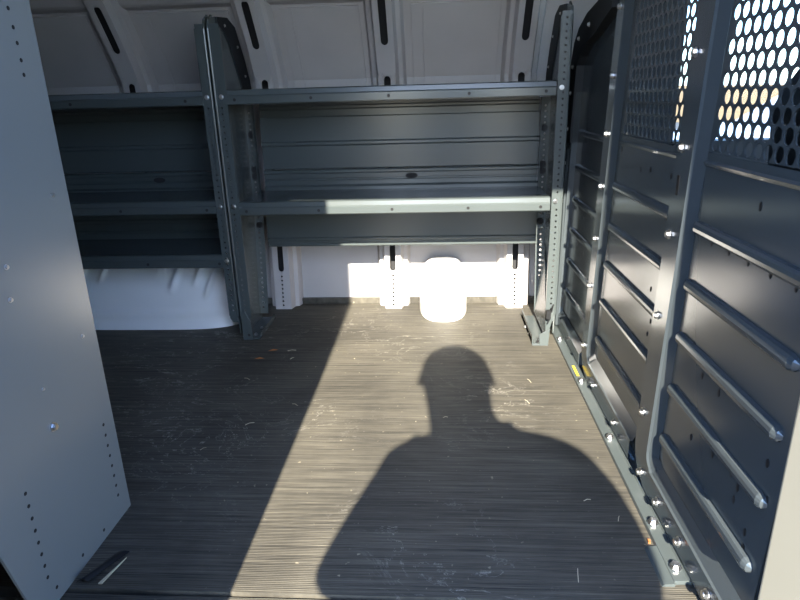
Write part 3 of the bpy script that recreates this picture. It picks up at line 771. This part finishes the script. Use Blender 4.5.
torso = [pel, (bx, -.23, .75, .16), (bx, -.23, .95, .18), (bx, -.215, 1.10, .13), (bx-.04, -.20, 1.22, .12), (.070, -.18, 1.30, .115), (.065, -.165, 1.38, .125), (.063, -.165, 1.48, .140), (.063, -.17, 1.575, .120), (.063, -.17, 1.61, .07)]
R_sh = (.385, -.21, 1.105, .085); L_sh = (-.10, -.21, 1.06, .085)
R_el = (.428, -.14, .75, .066); L_el = (-.225, -.14, .74, .060)
R_wr = (.20, -.075, 1.00, .038); L_wr = (-.115, -.075, 1.0, .038)
chest = torso[3]
body = [torso, [chest, R_sh, R_el, R_wr, (.155, -.068, 1.03, .045)], [chest, L_sh, L_el, L_wr, (-.088, -.068, 1.03, .045)],
        [pel, (bx+.13, -.22, .48, .115), (bx+.14, -.20, -.02, .075), (bx+.14, -.22, -.54, .045), (bx+.15, -.08, -.585, .03)],
        [pel, (bx-.13, -.22, .48, .115), (bx-.14, -.20, -.02, .075), (bx-.14, -.22, -.54, .045), (bx-.15, -.08, -.585, .03)]]
for s_, hx in ((1, .148), (-1, -.083)):     # fingers curled round the ends of the phone
    for k, (dz, L_) in enumerate(((.045, .9), (.022, 1.0), (-.001, .95), (-.024, .8))):
        z_ = 1.035+dz
        body.append([(hx, -.060, z_, .0125), (hx+s_*.002, -.030, z_+.002, .011), (hx-s_*.012, -.014, z_+.003, .010), (hx-s_*.012-s_*.018*L_, -.012, z_+.002, .009)])
    body.append([(hx+s_*.004, -.062, 1.02, .015), (hx-s_*.018, -.058, 1.045, .013), (hx-s_*.042, -.054, 1.052, .011)])
skinned('body', body, SKIN)
big = lambda p, k: (*p[:3], p[3]+k)
skinned('jacket', [[(.075, -.30, .38, .31), (.075, -.30, .60, .32), (.075, -.28, .78, .30), (bx, -.23, .95, .24), big(torso[3], .03)]+[(bx-.015, -.205, 1.20, .095)], [big(torso[3], .03), big(R_sh, .02), big(R_el, .02), (.235, -.083, .99, .052)], [big(torso[3], .03), big(L_sh, .02), big(L_el, .02), (-.135, -.083, .97, .052)]], JACK)
skinned('trousers', [[big(pel, .01), (bx+.13, -.22, .48, .13), (bx+.14, -.20, -.02, .09), (bx+.14, -.22, -.52, .075)], [big(pel, .01), (bx-.13, -.22, .48, .13), (bx-.14, -.20, -.02, .09), (bx-.14, -.22, -.52, .075)]], JEAN)
for s_ in (-1, 1):
    skinned('shoe', [[(bx+s_*.14, -.25, -.565, .05), (bx+s_*.145, -.15, -.570, .048), (bx+s_*.15, -.05, -.58, .038), (bx+s_*.15, -.02, -.582, .03)]], BLACK)
b = MB()
b.grid(lambda u_, v_: (.063+.134*math.cos(2*math.pi*u_)*math.cos((1.4*v_-.4)*math.pi/2), -.19+.140*math.sin(2*math.pi*u_)*math.cos((1.4*v_-.4)*math.pi/2), 1.495+.16*math.sin((1.4*v_-.4)*math.pi/2)), 28, 14)
b.build('hair', HAIR, pe, smooth=True)
for s_ in (-1, 1):
    b = MB(); b.disc((.063+s_*.125, -.17, 1.455), (s_, .2, 0), .032, .012, 14, sy=1.0); b.build('ear', SKIN, pe, bevel=.004)
    b = MB(); b.grid(lambda u_, v_: (.063+s_*.045+.015*math.cos(2*math.pi*u_)*math.sin(math.pi*v_), -.055+.015*math.sin(2*math.pi*u_)*math.sin(math.pi*v_), 1.475+.015*math.cos(math.pi*v_)), 12, 8); b.build('eye', WHITE, pe, smooth=True)
b = MB(); b.prism([(-.06, 1.49), (-.015, 1.425), (-.06, 1.415)], 'x', .045, .081); b.build('nose', SKIN, pe, bevel=.012)
b = MB(); b.box(.030, .096, -.058, -.045, 1.375, 1.387); b.build('mouth', mat('lips', (.4, .15, .13), .5), pe, bevel=.005)
ph = thing('phone', 'black phone held sideways in both hands of the person outside', 'phone', (.03, -.04, 1.04))
b = MB(); b.box(-.068, .135, -.048, -.036, .985, 1.085); b.build('phone_case', BLACK, ph, bevel=.004)
b = MB(); b.box(-.062, .129, -.0488, -.0482, .990, 1.080); b.build('screen', mat('phone_screen', (.02, .02, .025), .1), ph)
b = MB(); b.disc((0, -.036, 1.0), (0, 1, 0), .008, .002, 16); b.build('camera_lens', mat('lens_glass', (.01, .01, .015), .05), ph)
